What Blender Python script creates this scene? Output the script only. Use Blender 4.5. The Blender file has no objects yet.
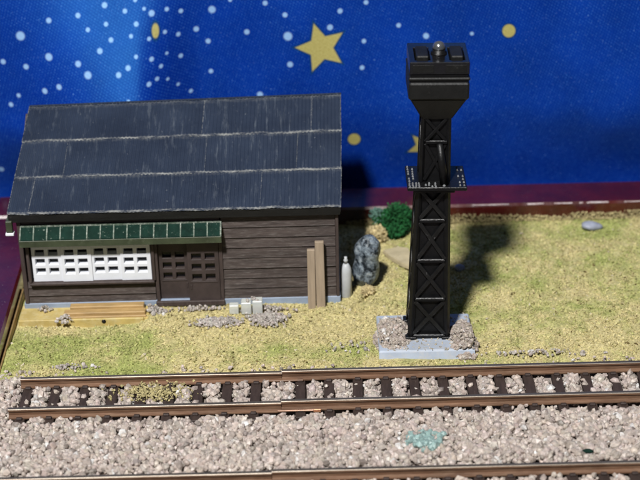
import bpy, bmesh, math, random
import numpy as np
from mathutils import Vector, Matrix
# one unit is one centimetre of the model railway diorama
random.seed(7); rng = np.random.default_rng(7)
sc = bpy.context.scene
col = sc.collection

# ---------------------------------------------------------------- camera
PITCH, ROLL, DIST = math.radians(28), 0.025, 37.7
fw = Vector((0, math.cos(PITCH), -math.sin(PITCH))); up0 = Vector((0, math.sin(PITCH), math.cos(PITCH))); rt0 = Vector((1, 0, 0))
c_, s_ = math.cos(ROLL), math.sin(ROLL)
rt = rt0*c_ - up0*s_; up = rt0*s_ + up0*c_
cd = bpy.data.cameras.new('camera'); cam = bpy.data.objects.new('camera', cd); col.objects.link(cam)
cam.matrix_world = Matrix.Translation(-fw*DIST) @ Matrix((rt, up, -fw)).transposed().to_4x4()
cd.sensor_width = 36; cd.lens = 1700/640*36; cd.clip_start = 0.5; cd.clip_end = 500
cd.dof.use_dof = True; cd.dof.focus_distance = 32.8; cd.dof.aperture_fstop = 0.28
sc.camera = cam
# ---------------------------------------------------------------- room light: dim surroundings and one hard lamp
w = bpy.data.worlds.new('World'); sc.world = w; w.use_nodes = True
bg = w.node_tree.nodes['Background']; bg.inputs[0].default_value = (0.80, 0.90, 1.0, 1); bg.inputs[1].default_value = 0.065
LDIR = Vector((-0.215, -0.71, 1.0)).normalized()
ld = bpy.data.lights.new('lamp', 'AREA'); ld.shape = 'DISK'; ld.size = 7.0
lamp = bpy.data.objects.new('lamp', ld); col.objects.link(lamp)
lamp.location = Vector((0, -3, 1)) + LDIR*85
lamp.rotation_euler = LDIR.to_track_quat('Z', 'Y').to_euler()
ld.energy = 4.75*math.pi*85*85; ld.color = (1.0, 0.985, 0.97)
sc.view_settings.view_transform = 'Standard'; sc.view_settings.look = 'None'
sc.view_settings.exposure = 0; sc.view_settings.gamma = 1; sc.view_settings.use_curve_mapping = False
sc.render.engine = 'CYCLES'

# ---------------------------------------------------------------- materials
def newmat(name):
    m = bpy.data.materials.new(name); m.use_nodes = True
    nt = m.node_tree; b = nt.nodes['Principled BSDF']
    return m, nt, b
def N(nt, t, **kw):
    n = nt.nodes.new(t)
    for k, v in kw.items(): setattr(n, k, v)
    return n
def texco(nt, scale=(1, 1, 1), rot=(0, 0, 0), shift=True):
    tc = N(nt, 'ShaderNodeTexCoord'); mp = N(nt, 'ShaderNodeMapping')
    mp.inputs['Scale'].default_value = scale; mp.inputs['Rotation'].default_value = rot
    if shift:
        oi = N(nt, 'ShaderNodeObjectInfo'); ml = N(nt, 'ShaderNodeMath', operation='MULTIPLY'); ml.inputs[1].default_value = 37.0
        nt.links.new(oi.outputs['Random'], ml.inputs[0]); nt.links.new(ml.outputs[0], mp.inputs['Location'])
    nt.links.new(tc.outputs['Object'], mp.inputs['Vector'])
    return mp.outputs[0]
def noise(nt, vec, scale, detail=4, rough=.6):
    n = N(nt, 'ShaderNodeTexNoise'); n.inputs['Scale'].default_value = scale; n.inputs['Detail'].default_value = detail; n.inputs['Roughness'].default_value = rough
    nt.links.new(vec, n.inputs['Vector']); return n.outputs['Fac']
def ramp(nt, fac, a, b, ca=(0, 0, 0, 1), cb=(1, 1, 1, 1)):
    r = N(nt, 'ShaderNodeValToRGB'); r.color_ramp.elements[0].position = a; r.color_ramp.elements[1].position = b
    r.color_ramp.elements[0].color = ca; r.color_ramp.elements[1].color = cb
    nt.links.new(fac, r.inputs[0]); return r.outputs[0]
def mixc(nt, fac, a, b):
    m = N(nt, 'ShaderNodeMix', data_type='RGBA')
    for s, v in ((0, fac), (6, a), (7, b)):
        if hasattr(v, 'node'): nt.links.new(v, m.inputs[s])
        elif s == 0: m.inputs[0].default_value = v
        else: m.inputs[s].default_value = (*v[:3], 1)
    return m.outputs[2]
def bump(nt, b, h, strength, dist=.02):
    n = N(nt, 'ShaderNodeBump'); n.inputs['Strength'].default_value = strength; n.inputs['Distance'].default_value = dist
    nt.links.new(h, n.inputs['Height']); nt.links.new(n.outputs[0], b.inputs['Normal'])
def mul(nt, a, k):
    m = N(nt, 'ShaderNodeMath', operation='MULTIPLY'); nt.links.new(a, m.inputs[0])
    if hasattr(k, 'node'): nt.links.new(k, m.inputs[1])
    else: m.inputs[1].default_value = k
    return m.outputs[0]

def worn(name, base, wear, rough=.55, stretch=(1, 1, 1), wscale=3, lo=.55, hi=.75, amount=.6, var=.35, spec=.4, bstr=.15, fine=14, metal=0):
    """base colour with brightness variation, pale worn/dusty marks and fine relief"""
    m, nt, b = newmat(name)
    v = texco(nt, stretch); v1 = texco(nt)
    dark = tuple(x*(1-var) for x in base); light = tuple(min(1, x*(1+var)) for x in base)
    c = ramp(nt, noise(nt, v, wscale*.7, 5), .3, .7, (*dark, 1), (*light, 1))
    wm = mul(nt, ramp(nt, noise(nt, v, wscale*2.1, 8, .72), lo, hi), amount)
    c = mixc(nt, wm, c, wear)
    nt.links.new(c, b.inputs['Base Color'])
    b.inputs['Roughness'].default_value = rough; b.inputs['Specular IOR Level'].default_value = spec; b.inputs['Metallic'].default_value = metal
    bump(nt, b, noise(nt, v, fine, 5), bstr)
    return m
def attr_mat(name, rough=.7, spec=.3, fine=30, bstr=.25, var=.25, sss=0):
    m, nt, b = newmat(name)
    a = N(nt, 'ShaderNodeAttribute', attribute_name='tint')
    f = ramp(nt, noise(nt, texco(nt, shift=False), fine, 3), .3, .7, (1-var, 1-var, 1-var, 1), (1+var*.6,)*3+(1,))
    mx = N(nt, 'ShaderNodeMix', data_type='RGBA', blend_type='MULTIPLY'); mx.inputs[0].default_value = 1
    nt.links.new(a.outputs['Color'], mx.inputs[6]); nt.links.new(f, mx.inputs[7])
    nt.links.new(mx.outputs[2], b.inputs['Base Color'])
    b.inputs['Roughness'].default_value = rough; b.inputs['Specular IOR Level'].default_value = spec
    if sss:
        b.inputs['Subsurface Weight'].default_value = sss; b.inputs['Subsurface Radius'].default_value = (.06, .05, .045); b.inputs['Subsurface Scale'].default_value = 1
    if bstr: bump(nt, b, noise(nt, texco(nt, shift=False), fine*1.7, 4), bstr)
    return m

M = {}
M['wall'] = worn('weathered_brown_boards', (.064, .049, .044), (.26, .235, .215), .6, (1.2, 14, 14), 1.6, .50, .78, .7, .4)
M['trim'] = worn('brown_trim', (.058, .042, .038), (.22, .20, .18), .6, (6, 6, 1.2), 2, .58, .8, .5, .3)
M['door'] = worn('dark_brown_door', (.052, .038, .035), (.24, .20, .17), .6, (3, 3, 3), 2.2, .64, .74, .6, .25)
M['dark'] = worn('dark_interior_glass', (.006, .006, .008), (.03, .03, .035), .25, amount=.3)
M['white'] = worn('white_painted_lattice', (.78, .80, .85), (.55, .50, .42), .5, wscale=2, lo=.60, hi=.8, amount=.35, var=.06)
M['green'] = worn('green_enamel', (.006, .024, .017), (.26, .32, .26), .75, (1, 1, 1), 7, .60, .72, .75, .35, spec=.1)
M['olive'] = worn('olive_enamel', (.050, .062, .034), (.20, .22, .15), .5, wscale=3, amount=.4)
M['palegreen'] = worn('worn_highlit_rib_paint', (.09, .125, .09), (.46, .49, .43), .55, wscale=8, lo=.46, hi=.66, amount=.7)  # pale worn paint that also carries the highlights along ribs and top edge
M['plinth'] = worn('blue_grey_plinth', (.27, .33, .43), (.5, .48, .44), .6, wscale=3, amount=.4, var=.15)
M['ochre'] = worn('ochre_paint', (.50, .38, .13), (.60, .52, .30), .6, wscale=3, lo=.45, hi=.7, amount=.65, var=.2)
M['wood'] = worn('tan_wood', (.42, .275, .115), (.60, .47, .27), .55, (1.5, 8, 8), 2, amount=.5, var=.25)
M['plank'] = worn('bare_beige_wood', (.34, .265, .19), (.48, .40, .31), .7, (14, 14, 1.2), 1.5, amount=.4, var=.18)
M['bottle'] = worn('grey_white_enamel', (.50, .52, .53), (.30, .30, .29), .4, wscale=4, amount=.4, var=.1)
M['black'] = worn('black_plastic', (.0055, .0055, .006), (.13, .13, .13), .40, (1, 1, 1), 9, .69, .76, .45, .3, spec=.32, bstr=.3, fine=22)
M['blackdull'] = worn('dusty_black_plastic', (.009, .009, .0085), (.11, .11, .10), .5, (1, 1, 1), 5, .62, .80, .4, .3, spec=.35, bstr=.35, fine=22)
M['gloss'] = worn('glossy_black_plastic', (.006, .006, .007), (.05, .05, .055), .2, wscale=6, amount=.3, spec=.9, bstr=.1)
M['brace'] = worn('black_plastic_pale_glints', (.009, .009, .009), (.34, .34, .34), .36, (1, 1, 1), 6, .63, .72, .55, .4, spec=.4, bstr=.15, fine=22)  # pale marks paint in the glints seen on the braces
M['edge_glint'] = worn('painted_edge_highlight', (.03, .03, .03), (.42, .42, .42), .4, (1.5, 6, 6), 6, .44, .62, .8, .3)  # pale grey stands in for specular highlights on black plastic edges
M['rub'] = worn('rubbed_bright_plastic', (.16, .165, .17), (.45, .45, .45), .4, amount=.5, wscale=12)
M['pad'] = worn('pale_blue_grey_plate', (.36, .41, .49), (.50, .46, .40), .5, wscale=3, lo=.48, hi=.7, amount=.55, var=.15)
M['rust'] = worn('brown_rail_side', (.140, .074, .043), (.32, .22, .145), .5, (.5, 5, 5), 2.5, .46, .8, .6, .4)
M['railtop'] = worn('polished_rail_head', (.21, .18, .145), (.13, .08, .05), .42, (.35, 8, 8), 3, .50, .70, .8, .2, metal=.75)
M['brass'] = worn('coppery_joiner', (.36, .17, .09), (.12, .07, .05), .4, wscale=5, amount=.6, metal=.5)
M['joiner'] = worn('dull_brass_joiner', (.26, .15, .10), (.5, .4, .3), .38, (.6, 6, 6), wscale=5, amount=.6, metal=.4)
M['sleeper'] = worn('dark_brown_sleeper', (.040, .026, .022), (.17, .135, .115), .65, (8, 1.5, 8), 2.2, .58, .78, .5, .3)
M['chip'] = worn('chipped_highlit_edge', (.34, .20, .20), (.75, .70, .70), .4, (1.5, 6, 6), 4, .4, .6, .9)  # chipped lacquer and rim highlight streaks together in one pale colour
M['table'] = worn('dull_table_top', (.05, .045, .05), (.08, .075, .08), .6, wscale=.4)
M['base'] = worn('plain_board', (.30, .22, .12), (.4, .3, .2), .7)
M['gravel'] = attr_mat('crushed_quartz', .45, .5, 14, .25, .28, .35)
M['turf'] = attr_mat('foam_turf', .95, .1, 22, .6, .35)
M['leaf'] = attr_mat('foam_foliage', .9, .15, 20, .3, .3)
M['soil'] = worn('glued_turf_ground', (.40, .345, .135), (.30, .30, .09), .95, wscale=1.2, lo=.42, hi=.62, amount=.7, var=.25, spec=.1, bstr=.8, fine=9)
M['bed'] = worn('ballast_bed', (.30, .25, .22), (.15, .12, .10), .9, wscale=4, amount=.6, var=.3)
M['slab'] = worn('buff_stone', (.46, .39, .24), (.6, .55, .42), .85, wscale=4, amount=.5, var=.2)
M['pebble'] = worn('blue_grey_pebble', (.25, .27, .33), (.4, .42, .46), .5, wscale=6, amount=.5)
M['crumb'] = worn('sandy_crumb', (.46, .38, .20), (.6, .55, .4), .9, wscale=6, amount=.5)

def glass(name, tint, rough=.08):
    m, nt, b = newmat(name)
    b.inputs['Base Color'].default_value = (*tint, 1); b.inputs['Roughness'].default_value = rough
    b.inputs['Transmission Weight'].default_value = .85; b.inputs['IOR'].default_value = 1.45
    return m
M['clear'] = glass('clear_resin', (.95, .98, .94), .3); M['clear'].node_tree.nodes['Principled BSDF'].inputs['Transmission Weight'].default_value = .55
M['bulb'] = worn('silvered_lamp_glass', (.30, .31, .33), (.6, .6, .62), .2, amount=.5, wscale=8, metal=.85, bstr=.02)

def marbled():
    m, nt, b = newmat('marbled_blue_grey_stone')
    v = texco(nt, shift=False)
    f = noise(nt, v, 5.0, 7, .7)
    c = ramp(nt, f, .43, .62, (.005, .010, .017, 1), (.27, .33, .38, 1))
    c = mixc(nt, ramp(nt, noise(nt, v, 9, 6, .75), .54, .68), c, (.42, .46, .48))
    nt.links.new(c, b.inputs['Base Color']); b.inputs['Roughness'].default_value = .36
    bump(nt, b, f, .7, .06)
    return m
M['marble'] = marbled()

def lacquer():
    m, nt, b = newmat('dark_red_lacquer')
    v = texco(nt, shift=False)
    c = ramp(nt, noise(nt, v, 1.4, 5), .35, .7, (.045, .004, .004, 1), (.085, .007, .006, 1))
    chips = ramp(nt, noise(nt, texco(nt, (6, 9, 30), shift=False), 1.1, 8, .7), .70, .735)
    c = mixc(nt, mul(nt, chips, .75), c, (.50, .42, .42))
    dust = ramp(nt, noise(nt, v, 26, 2, .5), .66, .74)
    c = mixc(nt, mul(nt, dust, .2), c, (.34, .30, .33))
    nt.links.new(c, b.inputs['Base Color'])
    nt.links.new(ramp(nt, noise(nt, v, 3, 5), .3, .7, (.12,)*3+(1,), (.30,)*3+(1,)), b.inputs['Roughness']); b.inputs['Specular IOR Level'].default_value = 1.0
    b.inputs['Coat Weight'].default_value = .5; b.inputs['Coat Roughness'].default_value = .2
    bump(nt, b, noise(nt, v, 9, 4), .12)
    return m
M['lacquer'] = lacquer()

def roofing():
    m, nt, b = newmat('dark_blue_grey_roofing')
    v = texco(nt, (8.0, 1.1, 1.1)); v2 = texco(nt)
    c = ramp(nt, noise(nt, v2, 1.1, 6), .3, .72, (.009, .016, .034, 1), (.020, .031, .057, 1))
    st = ramp(nt, noise(nt, v, 1.3, 8, .75), .55, .78)
    c = mixc(nt, mul(nt, st, .4), c, (.22, .25, .28))
    sp = ramp(nt, noise(nt, v2, 11, 7, .7), .66, .74)
    c = mixc(nt, mul(nt, sp, .5), c, (.34, .36, .37))
    a = N(nt, 'ShaderNodeAttribute', attribute_name='wear')
    br = ramp(nt, noise(nt, texco(nt, (1, 4, 4)), 5, 7, .75), .42, .62)
    c = mixc(nt, mul(nt, a.outputs['Fac'], br), c, (.32, .325, .31))
    nt.links.new(c, b.inputs['Base Color']); b.inputs['Roughness'].default_value = .62; b.inputs['Specular IOR Level'].default_value = .25
    bump(nt, b, noise(nt, v2, 16, 4), .25)
    return m
M['roof'] = roofing()

DOTS = [(-6.48, 4.24, 0.099), (-5.83, 4.57, 0.059), (-5.18, 4.67, 0.055), (-4.59, 4.86, 0.061), (-4.15, 4.73, 0.05), (-3.92, 4.94, 0.044), (-3.73, 4.76, 0.039), (-3.57, 4.66, 0.066), (-4.57, 4.49, 0.048), (-3.91, 4.47, 0.053), (-4.97, 4.39, 0.048), (-4.47, 4.18, 0.053), (-4.03, 4.24, 0.044), (-3.64, 4.16, 0.044), (-4.72, 3.97, 0.061), (-5.87, 3.81, 0.081), (-6.93, 3.64, 0.06), (-6.41, 3.56, 0.062), (-5.21, 3.71, 0.066), (-5.0, 3.49, 0.081), (-4.32, 3.5, 0.059), (-4.11, 3.63, 0.057), (-3.93, 3.84, 0.044), (-3.6, 3.75, 0.051), (-5.67, 3.2, 0.062), (-6.01, 3.07, 0.062), (-6.64, 2.89, 0.049), (-6.84, 2.66, 0.054), (-3.67, 3.27, 0.051), (-3.5, 3.33, 0.044), (-4.12, 2.98, 0.044), (-7.31, 0.89, 0.069), (-3.24, 4.71, 0.048), (-2.94, 4.63, 0.051), (-2.26, 4.61, 0.082), (-1.85, 4.82, 0.044), (-1.08, 4.73, 0.057), (-0.65, 4.46, 0.057), (-3.3, 4.24, 0.044), (-3.02, 4.13, 0.049), (-2.63, 4.18, 0.062), (-2.38, 3.89, 0.058), (-1.51, 4.08, 0.062), (-0.6, 3.98, 0.098), (-0.57, 3.33, 0.067), (-3.28, 3.79, 0.035), (-2.99, 3.65, 0.049), (-2.35, 3.2, 0.052), (-3.41, 3.56, 0.044), (-3.28, 3.25, 0.035), (-3.07, 3.06, 0.038), (-2.81, 2.82, 0.045), (-1.27, 2.62, 0.068), (1.15, 4.65, 0.053), (0.57, 4.49, 0.058), (0.34, 4.14, 0.067), (1.09, 3.79, 0.051), (1.04, 3.19, 0.054), (1.87, 4.1, 0.053), (2.48, 3.86, 0.067), (3.49, 3.93, 0.044)]
STARS = [(0.13, 3.69, .58, math.radians(177)), (2.44, 1.23, .40, math.radians(131))]
OVALS = [(-3.50, 4.30, .075, .15), (4.30, 4.01, .14, .15), (.84, 1.44, .14, .15)]
def print_cloth():
    m, nt, b = newmat('printed_blue_satin')
    L = nt.links.new
    uv = N(nt, 'ShaderNodeUVMap', uv_map='flat').outputs[0]
    def math2(op, a, bb=None, clamp=False):
        n = N(nt, 'ShaderNodeMath', operation=op, use_clamp=clamp)
        for i, v in enumerate((a, bb)):
            if v is None: continue
            if hasattr(v, 'node'): L(v, n.inputs[i])
            else: n.inputs[i].default_value = v
        return n.outputs[0]
    def smooth(d, hi, lo):      # 1 where d < lo, 0 where d > hi
        n = N(nt, 'ShaderNodeMapRange', interpolation_type='SMOOTHSTEP')
        L(d, n.inputs[0]); n.inputs[1].default_value = lo; n.inputs[2].default_value = hi; n.inputs[3].default_value = 1; n.inputs[4].default_value = 0
        return n.outputs[0]
    # twill weave: staggered light threads on a diagonal
    sep = N(nt, 'ShaderNodeSeparateXYZ'); L(uv, sep.inputs[0])
    u, v = sep.outputs[0], sep.outputs[1]
    d1 = math2('SINE', math2('MULTIPLY', math2('ADD', math2('MULTIPLY', u, .55), math2('MULTIPLY', v, .84)), 105))
    d2 = math2('SINE', math2('MULTIPLY', math2('SUBTRACT', math2('MULTIPLY', u, .95), math2('MULTIPLY', v, .30)), 98))
    weave = math2('MULTIPLY', math2('ADD', d1, 1), math2('ADD', d2, 1))
    wv = math2('MULTIPLY', ramp(nt, math2('MULTIPLY', weave, .25), .45, .95), ramp(nt, noise(nt, uv, 9, 5, .8), .38, .72))
    c = ramp(nt, noise(nt, uv, .8, 4), .3, .7, (.0004, .015, .20, 1), (.0006, .023, .275, 1))
    c = mixc(nt, math2('MULTIPLY', wv, .8), c, (.06, .25, .72))
    spk = ramp(nt, noise(nt, uv, 30, 2, .5), .67, .74)
    c = mixc(nt, math2('MULTIPLY', spk, .75), c, (.16, .36, .80))
    pale = None
    for (x, z, r) in DOTS:
        vm = N(nt, 'ShaderNodeVectorMath', operation='DISTANCE'); L(uv, vm.inputs[0]); vm.inputs[1].default_value = (x, z, 0)
        k = smooth(vm.outputs['Value'], r*1.2, r*.72)
        pale = k if pale is None else math2('MAXIMUM', pale, k)
    c = mixc(nt, math2('MULTIPLY', pale, .72), c, (.36, .58, .86))
    gold = edge = None
    def add(d, wdt):            # d < 0 inside
        nonlocal gold, edge
        g = smooth(d, .012, -.012); e = smooth(d, wdt+.02, wdt-.012)
        gold = g if gold is None else math2('MAXIMUM', gold, g); edge = e if edge is None else math2('MAXIMUM', edge, e)
    for (x, z, R, a0) in STARS:
        vm = N(nt, 'ShaderNodeVectorMath', operation='SUBTRACT'); L(uv, vm.inputs[0]); vm.inputs[1].default_value = (x, z, 0)
        s2 = N(nt, 'ShaderNodeSeparateXYZ'); L(vm.outputs[0], s2.inputs[0])
        ang = math2('SUBTRACT', math2('ARCTAN2', s2.outputs[1], s2.outputs[0]), a0)
        ln = N(nt, 'ShaderNodeVectorMath', operation='LENGTH'); L(vm.outputs[0], ln.inputs[0]); r = ln.outputs['Value']
        a = math2('ABSOLUTE', math2('SUBTRACT', math2('FLOORED_MODULO', math2('ADD', ang, math.pi/5), math.tau/5), math.pi/5))
        qx, qy = math2('MULTIPLY', r, math2('COSINE', a)), math2('MULTIPLY', r, math2('SINE', a))
        ri = R*.47; ix, iy = ri*math.cos(math.pi/5), ri*math.sin(math.pi/5)
        ex, ey = ix-R, iy; l = math.hypot(ex, ey); nx, ny = ey/l, -ex/l
        d = math2('SUBTRACT', math2('ADD', math2('MULTIPLY', qx, nx), math2('MULTIPLY', qy, ny)), R*nx)
        add(d, .035)
    for (x, z, rx, rz) in OVALS:
        vm = N(nt, 'ShaderNodeVectorMath', operation='SUBTRACT'); L(uv, vm.inputs[0]); vm.inputs[1].default_value = (x, z, 0)
        v2 = N(nt, 'ShaderNodeVectorMath', operation='DIVIDE'); L(vm.outputs[0], v2.inputs[0]); v2.inputs[1].default_value = (rx, rz, 1)
        ln = N(nt, 'ShaderNodeVectorMath', operation='LENGTH'); L(v2.outputs[0], ln.inputs[0])
        add(math2('MULTIPLY', math2('SUBTRACT', ln.outputs['Value'], 1), min(rx, rz)), .028)
    c = mixc(nt, math2('MULTIPLY', edge, .8), c, (.004, .035, .10))
    gc = ramp(nt, noise(nt, uv, 25, 3), .3, .75, (.36, .30, .075, 1), (.50, .44, .15, 1))
    c = mixc(nt, gold, c, gc)
    L(c, b.inputs['Base Color'])
    b.inputs['Roughness'].default_value = .52; b.inputs['Specular IOR Level'].default_value = .75
    b.inputs['Specular Tint'].default_value = (.10, .52, 1, 1)
    b.inputs['Sheen Weight'].default_value = .12; b.inputs['Sheen Tint'].default_value = (.2, .55, 1, 1); b.inputs['Sheen Roughness'].default_value = .4
    bump(nt, b, weave, .12, .008)
    return m
M['cloth'] = print_cloth()

# ---------------------------------------------------------------- object helpers
def wloc(o):
    p = Vector((0, 0, 0))
    while o is not None: p += o.location; o = o.parent
    return p
def link(name, me, mats, parent=None, at=(0, 0, 0), kind=None, label=None, cat=None, group=None):
    """at = world position of the mesh origin (before the root's own rotation)"""
    o = bpy.data.objects.new(name, me); col.objects.link(o)
    for mm in (mats if isinstance(mats, (list, tuple)) else [mats]):
        if mm is not None and len(me.materials) < len(mats if isinstance(mats, (list, tuple)) else [mats]): me.materials.append(M[mm])
    o.parent = parent; o.location = Vector(at) - (wloc(parent) if parent else Vector((0, 0, 0)))
    tag(o, label, cat, group, kind)
    return o
def tag(o, label=None, cat=None, group=None, kind=None):
    if label: o['label'] = label
    if cat: o['category'] = cat
    if group: o['group'] = group
    if kind: o['kind'] = kind
def root(name, at, label, cat, group=None):
    o = bpy.data.objects.new(name, None); col.objects.link(o); o.empty_display_size = .2
    o.location = at; tag(o, label, cat, group); return o
def finish(bm, name, smooth=False):
    bmesh.ops.recalc_face_normals(bm, faces=bm.faces)
    me = bpy.data.meshes.new(name); bm.to_mesh(me); bm.free()
    if smooth: me.polygons.foreach_set('use_smooth', [True]*len(me.polygons))
    return me
def box_mesh(name, sx, sy, sz, bev=.008, wob=0):
    bm = bmesh.new(); bmesh.ops.create_cube(bm, size=1)
    for v in bm.verts:
        v.co.x *= sx; v.co.y *= sy; v.co.z *= sz
        if wob: v.co += Vector((random.uniform(-wob, wob), random.uniform(-wob, wob), random.uniform(-wob, wob)))
    if bev: bmesh.ops.bevel(bm, geom=list(bm.edges), offset=min(bev, .3*min(sx, sy, sz)), segments=1, affect='EDGES')
    return finish(bm, name)
def box(name, x, y, z, mat, parent=None, bev=.008, wob=0, **kw):
    c = ((x[0]+x[1])/2, (y[0]+y[1])/2, (z[0]+z[1])/2)
    return link(name, box_mesh(name, x[1]-x[0], y[1]-y[0], z[1]-z[0], bev, wob), mat, parent, c, **kw)
def bar(name, p, q, wx, wy, mat, parent, bev=.006, twist=0):
    """straight bar of section wx*wy from p to q (world)"""
    p, q = Vector(p), Vector(q); d = q-p
    me = box_mesh(name, wx, wy, d.length, bev)
    me.transform(d.to_track_quat('Z', 'Y').to_matrix().to_4x4())
    return link(name, me, mat, parent, (p+q)/2)
def lathe(name, prof, seg, mat, parent, at, smooth=True):
    bm = bmesh.new(); rings = []
    for r, z in prof:
        rings.append([bm.verts.new((r*math.cos(math.tau*i/seg), r*math.sin(math.tau*i/seg), z)) for i in range(seg)])
    for a, b in zip(rings, rings[1:]):
        for i in range(seg): bm.faces.new((a[i], a[(i+1) % seg], b[(i+1) % seg], b[i]))
    bm.faces.new(rings[0][::-1]); bm.faces.new(rings[-1])
    me = finish(bm, name, smooth)
    return link(name, me, mat, parent, at)
def frustum(name, z0, hx0, hy0, z1, hx1, hy1, mat, parent, at, bev=.01):
    bm = bmesh.new()
    a = [bm.verts.new((sx*hx0, sy*hy0, z0)) for sx, sy in ((-1, -1), (1, -1), (1, 1), (-1, 1))]
    b = [bm.verts.new((sx*hx1, sy*hy1, z1)) for sx, sy in ((-1, -1), (1, -1), (1, 1), (-1, 1))]
    bm.faces.new(a[::-1]); bm.faces.new(b)
    for i in range(4): bm.faces.new((a[i], a[(i+1) % 4], b[(i+1) % 4], b[i]))
    if bev: bmesh.ops.bevel(bm, geom=list(bm.edges), offset=bev, segments=2, affect='EDGES')
    return link(name, finish(bm, name), mat, parent, at)
def lattice(name, xe, ze, holes, y0, y1, mat, parent, at, horizontal=False, bev=.006):
    """plate divided at xe, ze with through holes at the given (i, j) cells; y0..y1 thick"""
    bm = bmesh.new(); V = {}
    def P(i, j, k):
        if (i, j, k) not in V:
            V[i, j, k] = bm.verts.new((xe[i], (y0, y1)[k], ze[j]) if not horizontal else (xe[i], ze[j], (y0, y1)[k]))
        return V[i, j, k]
    nx, nz = len(xe)-1, len(ze)-1
    solid = lambda i, j: 0 <= i < nx and 0 <= j < nz and (i, j) not in holes
    for i in range(nx):
        for j in range(nz):
            if not solid(i, j): continue
            for k in (0, 1): bm.faces.new((P(i, j, k), P(i+1, j, k), P(i+1, j+1, k), P(i, j+1, k)))
            for di, dj, e in ((-1, 0, ((0, 0), (0, 1))), (1, 0, ((1, 0), (1, 1))), (0, -1, ((0, 0), (1, 0))), (0, 1, ((0, 1), (1, 1)))):
                if not solid(i+di, j+dj):
                    (a, b), (c, d) = e
                    bm.faces.new((P(i+a, j+b, 0), P(i+c, j+d, 0), P(i+c, j+d, 1), P(i+a, j+b, 1)))
    bmesh.ops.recalc_face_normals(bm, faces=bm.faces)
    if bev:
        es = [e for e in bm.edges if len(e.link_faces) == 2 and e.calc_face_angle(0) > .5]
        bmesh.ops.bevel(bm, geom=es, offset=bev, segments=1, affect='EDGES')
    return link(name, finish(bm, name), mat, parent, at)
def add_wear(me, fn):
    a = me.attributes.new('wear', 'FLOAT', 'POINT')
    a.data.foreach_set('value', [fn(v.co) for v in me.vertices])

# crumbs and stones: irregular little solids written straight into one mesh
def ico(sub):
    bm = bmesh.new(); bmesh.ops.create_icosphere(bm, subdivisions=sub, radius=1)
    v = np.array([p.co for p in bm.verts]); f = np.array([[p.index for p in t.verts] for t in bm.faces]); bm.free(); return v, f
def variants(sub, n, jit, facet=.0):
    v, f = ico(sub); out = []
    for k in range(n):
        p = v*(1+rng.uniform(-jit, jit, (len(v), 1)))
        for q in range(7):           # chop a few flats
            d = rng.normal(size=3); d /= np.linalg.norm(d); h = rng.uniform(.50, .9)
            s = p@d; over = s > h
            p[over] -= np.outer(s[over]-h, d)
        out.append(p*rng.uniform(.75, 1.2, 3))
    return np.array(out), f
def rotations(n):
    q = rng.normal(size=(n, 4)); q /= np.linalg.norm(q, axis=1)[:, None]
    a, b, c, d = q.T
    return np.stack([np.stack([1-2*(c*c+d*d), 2*(b*c-a*d), 2*(b*d+a*c)], -1), np.stack([2*(b*c+a*d), 1-2*(b*b+d*d), 2*(c*d-a*b)], -1), np.stack([2*(b*d-a*c), 2*(c*d+a*b), 1-2*(b*b+c*c)], -1)], 1)
def scatter_mesh(name, pos, size, colr, var, smooth=True):
    vs, f = var; n, k = len(pos), vs.shape[1]
    p = np.einsum('nij,nkj->nki', rotations(n), vs[rng.integers(0, len(vs), n)])*size[:, None, None] + pos[:, None, :]
    faces = (f[None]+(np.arange(n)*k)[:, None, None]).reshape(-1, 3)
    me = bpy.data.meshes.new(name)
    me.vertices.add(n*k); me.vertices.foreach_set('co', p.reshape(-1).astype(np.float32))
    me.loops.add(faces.size); me.loops.foreach_set('vertex_index', faces.reshape(-1).astype(np.int32))
    me.polygons.add(len(faces)); me.polygons.foreach_set('loop_start', (np.arange(len(faces))*3).astype(np.int32))
    me.update(calc_edges=True)
    me.polygons.foreach_set('use_smooth', np.repeat(rng.random(n) < (1 if smooth else 0 if vs.shape[1] < 10 else .12), len(f)))
    a = me.color_attributes.new('tint', 'FLOAT_COLOR', 'POINT')
    cc = np.ones((n, k, 4), np.float32); cc[:, :, :3] = colr[:, None, :]
    a.data.foreach_set('color', cc.reshape(-1))
    return me
def sm(a, b, x):
    t = np.clip((x-a)/(b-a), 0, 1); return t*t*(3-2*t)
# smooth value noise for laying things out
_g = rng.random((64, 64))
def vnoise(x, y):
    x = np.asarray(x, float); y = np.asarray(y, float)
    xi, yi = np.floor(x).astype(int), np.floor(y).astype(int); fx, fy = x-xi, y-yi
    fx = fx*fx*(3-2*fx); fy = fy*fy*(3-2*fy)
    g = lambda i, j: _g[i % 64, j % 64]
    return (g(xi, yi)*(1-fx)+g(xi+1, yi)*fx)*(1-fy)+(g(xi, yi+1)*(1-fx)+g(xi+1, yi+1)*fx)*fy

# ================================================================ setting: tray, ground, cloth
XR = 10.0
def ground_z(x, y):
    z = .10*(vnoise(x*.9+3, y*.9)-.5)+.05*(vnoise(x*2.7, y*2.7+9)-.5)
    d = np.abs((np.asarray(x)-.80)-.10*np.sin(np.asarray(y)*7)-.12*(np.asarray(y)+2.7))
    crack = np.exp(-(d/.05)**2)*sm(-3.3, -3.0, y)*(1-sm(-2.5, -2.25, y))
    dip = sm(-4.6, -3.5, y)*(1-sm(-3.9, -3.4, x))
    return z - .20*crack-.10*dip
TAN = np.array([.58, .50, .255]); GRN = np.array([.36, .39, .13])
def green_share(x, y):
    g = vnoise(x*1.1+5, y*1.5+2)*.5+vnoise(x*3.1, y*3.1+4)*.3+vnoise(x*8, y*8)*.2
    g = (g-.36)*2.2+.22*sm(3, 7, x)*sm(-3.5, -1, y)+.35*(1-sm(-3.6, -2.0, x))*(1-sm(-4.0, -3.5, y))
    near = sm(-3.6, -3.0, x)*(1-sm(1.2, 2.0, x))*sm(-4.5, -4.0, y)
    return np.clip(g*(1-.75*near), 0, 1)
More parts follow.
